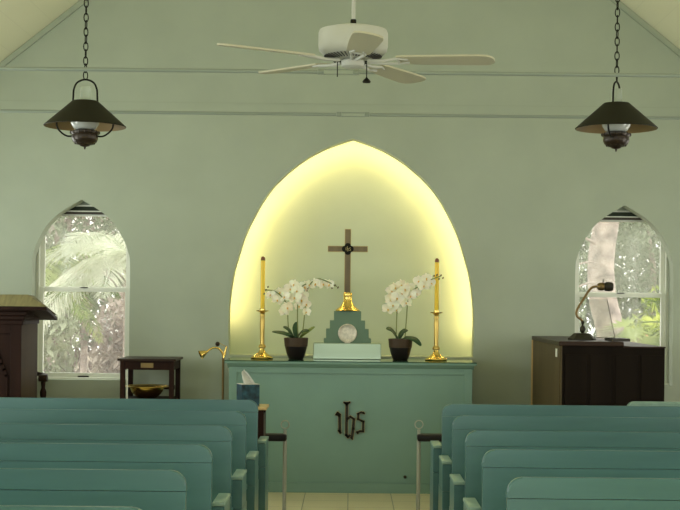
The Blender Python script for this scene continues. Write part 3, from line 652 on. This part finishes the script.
# desk lamp
Y = 10.0; zt = oz+.0005
def A(a, b, d=0): return at(a, b, Y+d)
bx = A(582, 335).x
zoff = zt - A(582, 338.8).z
def AL(a, b, d=0): p = A(a, b, d); p.z += zoff; return p
t = thing('desk_lamp', (bx, Y, zt), 'brass desk lamp with curved stem standing on the organ', 'desk lamp')
MB().lathe([(.100, 0), (.100, .010), (.092, .016), (.062, .045), (.055, .048), (.02, .050)], (bx, Y, zt), 8).build('base', M['bronze'], t, angle=20)
p = AL(582.6, 328); MB().lathe([(.012, -.034), (.008, -.028), (.018, -.018), (.023, 0), (.018, .016), (.007, .026), (.007, .034), (.012, .040), (.013, .052), (.006, .060)], (bx+.004, Y, p.z), 20).build('ball', M['bronze'], t)
pts = [AL(582.8, 321), AL(581, 318.5), AL(577.3, 315.5), AL(576.5, 311), AL(579, 305), AL(584.5, 296.5), AL(589, 289.5), AL(593, 286), AL(598, 285.2)]
MB().tube(spline(pts, 6), .0085, 10).build('stem', M['oldbrass'], t)
p = AL(599, 285.5); 
MB().lathe([(.012, -.016), (.024, -.006), (.029, .006), (.029, .03), (.024, .038)], p, 20, (1, -.12, 0)).build('socket', M['oldbrass'], t)
MB().lathe([(.022, .036), (.031, .042), (.034, .06), (.033, .085), (.026, .099), (.010, .104)], p, 24, (1, -.12, 0)).build('lamp_shade', M['bronze'], t)
MB().lathe([(.004, 0), (.003, .016), (.006, .020), (.002, .026)], p + Vector((.03, 0, .028)), 10).build('switch', M['bronze'], t)
# dark book and clear panel
b0 = at(604, 338, 10.0); b1 = at(629, 341, 9.75)
m = MB(); m.box(b0.x-.0, b1.x+.0, 9.70, 9.98, zt, zt+.020, .002); o = m.build('book', M['book'], origin=(b0.x, 9.8, zt), smooth=False)
tag(o, 'thin dark book lying flat at the lid edge on the organ', 'book')
MBs = MB(); zb_ = zt+.0205
P = [at(596.6, 334, 9.9), at(615, 336.5, 9.75), at(607, 299, 9.82), at(588, 299, 9.97)]
dz = zb_ - P[1].z; P = [Vector((p.x, p.y, p.z + (zb_-P[1].z if i in (1,) else (zb_-P[0].z if i == 0 else 0)))) for i, p in enumerate(P)]
t = thing('acrylic_panel', P[0], 'tilted clear acrylic panel standing on the organ beside the desk lamp', 'panel')
nn = (P[1]-P[0]).cross(P[3]-P[0]).normalized()*.002
MB().hull([p + nn for p in P] + [p - nn for p in P]).build('sheet', M['clear'], t, smooth=False)
MB().tube([P[1], P[2]], .0022, 6).build('edge', M['bronze'], t)
MB().tube([P[0], P[1]], .003, 6).build('edge', M['bronze'], t)
# window cord
a = at(667.5, 384, WY-.01); q = at(671, 260, WY-.01)
# ------------------------------------------------------------------ tie rods
def tie(yl, yr, Y, c0, c1, label):
    zL = at(0, yl, Y).z; zR = at(680, yr, Y).z; z = (zL+zR)/2; e = HW-.002
    t = thing('tie_rod', (0, Y, z), label, 'tie rod', 'tie rods across the nave')
    for a, b in ((-e, c0), (c1, e)): MB().tube([(a, Y, z), (b, Y, z)], .0115, 12).build('rod', M['rod'], t)
    m = MB()
    for x in (c0, c1): m.lathe([(.012, -.018), (.019, -.016), (.019, .016), (.012, .018)], (x, Y, z), 6, (1, 0, 0))
    for s in (-1, 1): m.tube([(c0, Y, z+s*.013), (c1, Y, z+s*.013)], .004, 8)
    m.build('turnbuckle', M['rod'], t)
tie(67.5, 76.5, 7.8, at(321, 72, 7.8).x, at(356, 72, 7.8).x, 'painted iron tie rod behind the fan, the higher of the two')
tie(110.5, 118.5, 9.6, at(339, 117, 9.6).x, at(367, 117, 9.6).x, 'painted iron tie rod just above the niche tip, the lower of the two')
# ------------------------------------------------------------------ hanging lamps
def hanging_lamp(px, label, rz):
    Y = 8.05; q = Y/F; dpy = 2.2 if rz else 0; c = at(px, 126, Y); x = c.x; zb = at(px, 126.3 + dpy, Y).z
    t = thing('hanging_lamp', (x, Y, zb), label, 'hanging lamp', 'hanging oil lamps')
    def V(dx, py): return Vector((dx*q, 0, (126.3-py)*q))          # offsets from the photo, in metres
    O = Vector((x, Y, zb)); ca, sa = math.cos(rz), math.sin(rz)
    def W(dx, py): v = V(dx, py); return O + Vector((v.x*ca, v.x*sa, v.z))
    def h(py): return (126.3-py)*q
    n = 40
    MB().lathe([(40.5*q, h(126.8)), (40.8*q, h(126)), (13.2*q, h(101.5)), (12.6*q, h(101)), (9*q, h(101)), (9*q, h(101.6))], O, n, caps=False).build('shade', M['shade'], t)
    MB().lathe([(40.2*q, h(126.9)), (12.8*q, h(102.3)), (9*q, h(101.7))], O, n, caps=False).build('shade_lining', M['shadein'], t)
    MB().lathe([(5.3*q, h(118)), (5.3*q, h(88)), (5.6*q, h(87)), (5.0*q, h(87.4)), (4.9*q, h(118))], O, 24, caps=False).build('chimney', M['chimney'], t)
    MB().lathe([(7*q, h(130.2)), (11*q, h(128.5)), (14.0*q, h(124)), (14.6*q, h(119)), (14.0*q, h(118.6)), (13.5*q, h(123)), (6*q, h(128))], O, 30).build('glass_bowl', M['milk'], t)
    m = MB(); m.lathe([(4*q, h(145.6)), (8.5*q, h(144.2)), (11.8*q, h(142)), (13.2*q, h(138.5)), (13.0*q, h(135)), (14.6*q, h(133)), (14.6*q, h(132)), (11.5*q, h(131)), (9*q, h(129.6)), (6*q, h(129))], O, 30)
    f = m.build('oil_font', M['font'], t)
    m = MB(); m2 = MB()
    for mm_, rr, hh in ((m, 14.0*q, h(132.6)), (m2, 9.5*q, h(143.2))): mm_.tube([O + Vector((rr*math.cos(j*PI/14), rr*math.sin(j*PI/14), hh)) for j in range(28)], .003, 6, close=True)
    for k in range(14):
        a = k*2*PI/14; d = Vector((math.cos(a), math.sin(a), 0))
        m.lathe([(.001, -.010), (.007, -.004), (.008, .002), (.001, .009)], O + d*14.0*q + Vector((0, 0, h(132.6))), 8)
        m2.lathe([(.001, -.007), (.006, -.002), (.006, .002), (.001, .007)], O + d*9.5*q + Vector((0, 0, h(143.2))), 8)
    m.build('scalloped_rim', M['font'], f); m2.build('beaded_band', M['font'], f)
    MB().lathe([(.5*q, h(149.5)), (1.0*q, h(148.2)), (1.2*q, h(147)), (5*q, h(146)), (4.5*q, h(145)), (2*q, h(144.6))], O, 14).build('finial', M['font'], t)
    for s in (-1, 1):
        MB().tube(spline([W(s*29, 117.0), W(s*28.5, 123), W(s*27, 129), W(s*22, 134), W(s*17, 136.3), W(s*11, 136)], 5), .0050, 8).build('side_arm', M['iron'], t)
    MB().tube(spline([W(-12.3, 102.5), W(-12, 96), W(-11.4, 89), W(-8, 82.5), W(0, 79.5), W(8, 82.5), W(11.4, 89), W(12, 96), W(12.3, 102.5)], 6), .0055, 8).build('bail', M['iron'], t)
    # chain up to the ceiling
    m = MB(); z = zb + h(79.3); top = zc(x) - .02; k = 0; L = .052; wd = .0125
    MBc = m
    ang0 = rz + .5
    while z < top:
        a = ang0 + (PI/2 if k % 2 else 0) + .15*math.sin(k*1.3); d = Vector((math.cos(a), math.sin(a), 0)); pts = []
        for j in range(14):
            u = j*2*PI/14; pts.append(Vector((x, Y, z + L*.42)) + d*wd*math.cos(u) + Vector((0, 0, (L*.5-.0)*math.sin(u))))
        m.tube(pts, .0032, 6, close=True); z += L*.80; k += 1
    m.build('chain', M['iron'], t)
    MB().lathe([(.05, .03), (.05, .02), (.03, .0), (.008, -.01)], (x, Y, zc(x)-.03), 20).build('ceiling_hook', M['iron'], t)
hanging_lamp(85, 'black shaded hanging oil lamp above the pulpit side pews, arms seen spread', 0)
hanging_lamp(616.3, 'black shaded hanging oil lamp above the organ side pews, bail seen narrow', math.radians(63))
# ------------------------------------------------------------------ ceiling fan
Y = 6.67; q = Y/F; c = at(353, 58, Y); fx, fz = c.x, c.z
t = thing('ceiling_fan', (fx, Y, fz), 'white ceiling fan with five pale blades hanging on a rod over the aisle', 'ceiling fan')
O = Vector((fx, Y, fz))
def h(py): return (58-py)*q
MB().lathe([(10*q, h(59.5)), (17*q, h(58.5)), (30*q, h(55)), (34*q, h(51)), (34.8*q, h(46)), (34.8*q, h(33.5)), (33.5*q, h(30.5)), (24*q, h(28)), (10*q, h(27)), (3*q, h(26))], O, 48).build('motor_housing', M['fan'], t)
m = MB()
for k in range(44):
    a = k*2*PI/44; d = Vector((math.cos(a), math.sin(a), 0)); m.tube([O + d*20*q + Vector((0, 0, h(58.2)-.004)), O + d*29*q + Vector((0, 0, h(55.6)-.004))], .0028, 5)
m.build('vent_slots', M['vent'], t)
MB().lathe([(5*q, h(68.6)), (9*q, h(68)), (11.4*q, h(66.5)), (11.8*q, h(61)), (9*q, h(59))], O, 32).build('switch_housing', M['fan'], t)
MB().lathe([(3*q, h(26)), (3*q, h(20.5)), (2.6*q, h(19.5))], O, 16).build('collar', M['iron'], t)
MB().tube([O + Vector((0, 0, h(20))), O + Vector((0, 0, zc(0)-.05-fz))], .009, 12).build('downrod', M['fan'], t)
MB().lathe([(.02, -.1), (.06, -.06), (.07, -.0)], (fx, Y, zc(0)-.02), 24).build('canopy', M['fan'], t)
tilt = Matrix.Rotation(math.radians(1.6), 4, 'Y')
for k in range(5):
    th = math.radians(60+72*k); d = Vector((math.cos(th), math.sin(th), 0)); cc = Vector((-math.sin(th), math.cos(th), 0))
    pit = math.radians(8); ch = cc*math.cos(pit) - Vector((0, 0, 1))*math.sin(pit); n_ = Vector((0, 0, 1))*math.cos(pit) + cc*math.sin(pit)
    def Q(p): return O + tilt @ (p + Vector((0, 0, -.008)))
    outl = []
    r0, r1 = .215, .675
    for s in (-1, 1):
        seq = [(r0, .050), (.24, .056), (.45, .066), (.60, .070), (.645, .064), (.665, .046), (r1, .020)]
        if s == 1: seq = seq[::-1]
        outl += [(r, s*w_) for r, w_ in seq]
    m = MB(); A_ = [m.b.verts.new(Q(d*r + ch*w_ + n_*.0045)) for r, w_ in outl]; B_ = [m.b.verts.new(Q(d*r + ch*w_ - n_*.0045)) for r, w_ in outl]
    m.face(A_); m.face(B_[::-1])
    for i in range(len(outl)): j = (i+1) % len(outl); m.face([A_[i], A_[j], B_[j], B_[i]])
    b = m.build('blade', M['blade'], t, smooth=False)
    m = MB()
    for s in (-1, 1): m.tube([Q(d*.075 + ch*s*.012 - n_*.008), Q(d*.15 + ch*s*.020 - n_*.012), Q(d*.22 + ch*s*.036 - n_*.006), Q(d*.27 + ch*s*.020 - n_*.006)], [.009, .007, .006, .005], 8)
    m.tube([Q(d*.22 - ch*.036 - n_*.006), Q(d*.22 + ch*.036 - n_*.006)], .006, 8)
    m.build('blade_iron', M['fan'], b)
for dx, y0_, y1_, nm in ((-15.5, 62.5, 77, 0), (13.8, 64, 80, 1)):
    a = O + Vector((dx*q, -.0, h(y0_))); b = O + Vector((dx*q, 0, h(y1_)))
    m = MB(); m.tube([O + Vector((dx*.6*q, 0, h(62.5))), O + Vector((dx*.95*q, 0, h(61.5))), a, b], .0028, 6)
    m.lathe([(.001, -.007), (.009, 0), (.001, .007)], a + Vector((-.012 if dx < 0 else -.010, 0, .004)), 10)
    pcn = m.build('pull_chain', M['iron'], t)
    if nm: MB().lathe([(.018, -.012), (.020, -.006), (.012, .004), (.005, .010), (.003, .016)], b, 16).build('pull_knob', M['iron'], pcn)
# ------------------------------------------------------------------ garden behind the windows
m = MB(); m.box(-14, 14, WY+.35, 42, -.5, -.3); o = m.build('ground', M['earth'], smooth=False); struct(o)
def bush(name, c, r, n, ls, mt, label, cat, seed, group='garden plants behind the windows'):
    rnd = random.Random(seed); m = MB()
    for i in range(n):
        while True:
            v = Vector((rnd.uniform(-1, 1), rnd.uniform(-1, 1), rnd.uniform(-1, 1)))
            if .25 < v.length < 1: break
        p = Vector(c) + Vector((v.x*r[0], v.y*r[1], v.z*r[2])); a = Vector((rnd.gauss(0, 1), rnd.gauss(0, 1), rnd.gauss(0, 1)-.5)).normalized()
        b, _ = basis(a); s = ls*rnd.uniform(.6, 1.4)
        m.face([m.b.verts.new(p - a*s), m.b.verts.new(p + b*s*.38), m.b.verts.new(p + a*s), m.b.verts.new(p - b*s*.38)])
    t = thing(name, (c[0], c[1], -.3), label, cat, group)
    m.build('foliage', mt, t, smooth=False)
    MB().tube([(c[0], c[1], -.3), (c[0]+.05, c[1], c[2]-r[2]*.2), (c[0]-.05, c[1], c[2]+r[2]*.4)], [.06, .04, .015], 8).build('trunk', M['bark'], t)
    return t
def palm(c, zc_, nf, L, mt, label, seed, lw=.018, amin=0, amax=2*PI, up=.6, fan=False):
    rnd = random.Random(seed); t = thing('palm', (c[0], c[1], -.3), label, 'palm', 'garden plants behind the windows')
    MB().lathe([(.06, 0), (.05, .3), (.045, max(.4, zc_+.3))], (c[0], c[1], -.3), 12).build('trunk', M['bark'], t)
    for k in range(nf):
        a = amin + (amax-amin)*(k+.5*rnd.random())/nf; el = rnd.uniform(-.1, up); LL = L*rnd.uniform(.75, 1.1)
        d = Vector((math.cos(a), math.sin(a), 0)); O = Vector((c[0], c[1], zc_)); m = MB(); pts = []
        for i in range(13):
            u = i/12; pts.append(O + d*LL*u*math.cos(el*.6) + Vector((0, 0, LL*(math.sin(el)*u*1.6 - .75*u*u))))
        if not fan:
            m.tube(pts, [.010*(1-.7*i/12) for i in range(13)], 5)
            for i in range(1, 52):
                u = i/52; f = u*12; j = min(11, int(f)); p = pts[j].lerp(pts[j+1], f-j); tg = (pts[j+1]-pts[j]).normalized(); sd = tg.cross(Vector((0, 0, 1))).normalized()
                ll = LL*.36*math.sin(PI*(.15+.8*u))
                for s in (-1, 1):
                    e = (sd*s*.8 + tg*.65 - Vector((0, 0, rnd.uniform(.05, .5)))).normalized(); q_ = p + e*ll; mid = p + e*ll*.5 + Vector((0, 0, .02)); wv = tg*lw*.8
                    m.face([m.b.verts.new(p - wv*.5), m.b.verts.new(mid - wv), m.b.verts.new(q_), m.b.verts.new(mid + wv)])
        else:
            m.tube(pts[:7], .008, 5); p = pts[6]; tg = (pts[7]-pts[5]).normalized(); sd = tg.cross(Vector((0, 0, 1))).normalized(); nz = sd.cross(tg)
            for i in range(26):
                an = (i/25-.5)*4.4; e = (tg*math.cos(an) + sd*math.sin(an)*.9 + nz*math.sin(an)*.35 - Vector((0, 0, .15))).normalized(); ll = LL*.5*(1-.12*abs(an))
                side = e.cross(nz).normalized()*lw
                m.face([m.b.verts.new(p), m.b.verts.new(p + e*ll*.55 + side), m.b.verts.new(p + e*ll), m.b.verts.new(p + e*ll*.55 - side)])
        m.build('frond', mt, t, smooth=False)
# behind the window beside the pulpit
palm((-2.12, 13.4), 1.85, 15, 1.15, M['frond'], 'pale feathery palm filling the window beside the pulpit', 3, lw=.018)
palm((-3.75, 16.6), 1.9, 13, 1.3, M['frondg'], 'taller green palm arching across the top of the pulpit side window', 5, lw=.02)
bush('shrub', (-4.2, 18.6, .9), (.62, .4, .95), 1600, .09, M['fol4'], 'pale green shrub low behind the palms of the pulpit side window', 'shrub', 11)
bush('shrub', (-3.0, 18.5, .75), (.42, .45, .80), 1800, .07, M['fol3'], 'pinkish grey brush low behind the palms of the pulpit side window', 'shrub', 12)
bush('tree', (-4.0, 21.0, 2.3), (1.8, 1.0, 1.6), 3600, .10, M['fol1'], 'pale tree filling the background of the pulpit side window', 'tree', 13)
bush('tree', (-5.0, 24.6, 1.6), (2.8, 1.2, 3.0), 6000, .17, M['fol3'], 'pinkish thicket far behind the pulpit side window', 'tree', 14)
# behind the window beside the organ
t = thing('large_tree', (3.15, 16.0, -.3), 'large pale barked tree trunk leaning behind the organ side window', 'tree', 'garden plants behind the windows')
a = [at(612, 345, 16), at(603, 300, 16), at(601, 262, 16), at(606, 225, 16), at(613, 190, 16), at(618, 140, 16)]
a = [Vector((a[0].x+.05, 16, -.3))] + a
MB().tube(spline(a, 4), [.17*(1-.010*i) for i in range(25)], 14).build('trunk', M['bark'], t)
m = MB()
for s in ((604, 250, 585, 238, 570, 240), (603, 270, 590, 262, 566, 268), (607, 225, 592, 214, 575, 206), (601, 285, 588, 283, 572, 290)):
    p = [at(s[i], s[i+1], 16-.1*i) for i in (0, 2, 4)]; m.tube(spline(p, 4), [.022*(1-.09*i) for i in range(9)], 6)
m.build('branches', M['bark'], t)
bush('tree', (4.28, 20.0, 2.2), (1.02, .9, 1.15), 8500, .045, M['fol1'], 'grey green leafy tree behind the organ side window, beyond the trunk', 'tree', 21)
bush('tree', (5.0, 24.6, 2.2), (1.7, 1.0, 2.2), 7000, .12, M['fol1'], 'broad dense tree furthest behind the organ side window', 'tree', 27)
bush('shrub', (2.72, 17.4, 1.55), (.22, .4, .7), 900, .035, M['fol1'], 'dark fine leaved shrub at the trunk behind the organ side window', 'shrub', 25)
bush('shrub', (3.75, 17.2, .75), (.7, .4, .55), 1500, .07, M['fol2'], 'yellow green shrub low behind the organ side window', 'shrub', 22)
bush('shrub', (4.3, 18.15, 1.0), (.7, .35, .75), 1300, .08, M['fol2'], 'sunny green shrub behind the fan palm of the organ side window', 'shrub', 23)
bush('flowering_shrub', (3.40, 16.45, .98), (.28, .2, .10), 130, .04, M['red'], 'red flowering shrub behind the organ side window', 'shrub', 24)
palm((3.35, 14.4), 1.22, 9, 1.0, M['frondg'], 'green fan palm low in the organ side window', 9, lw=.022, fan=True)
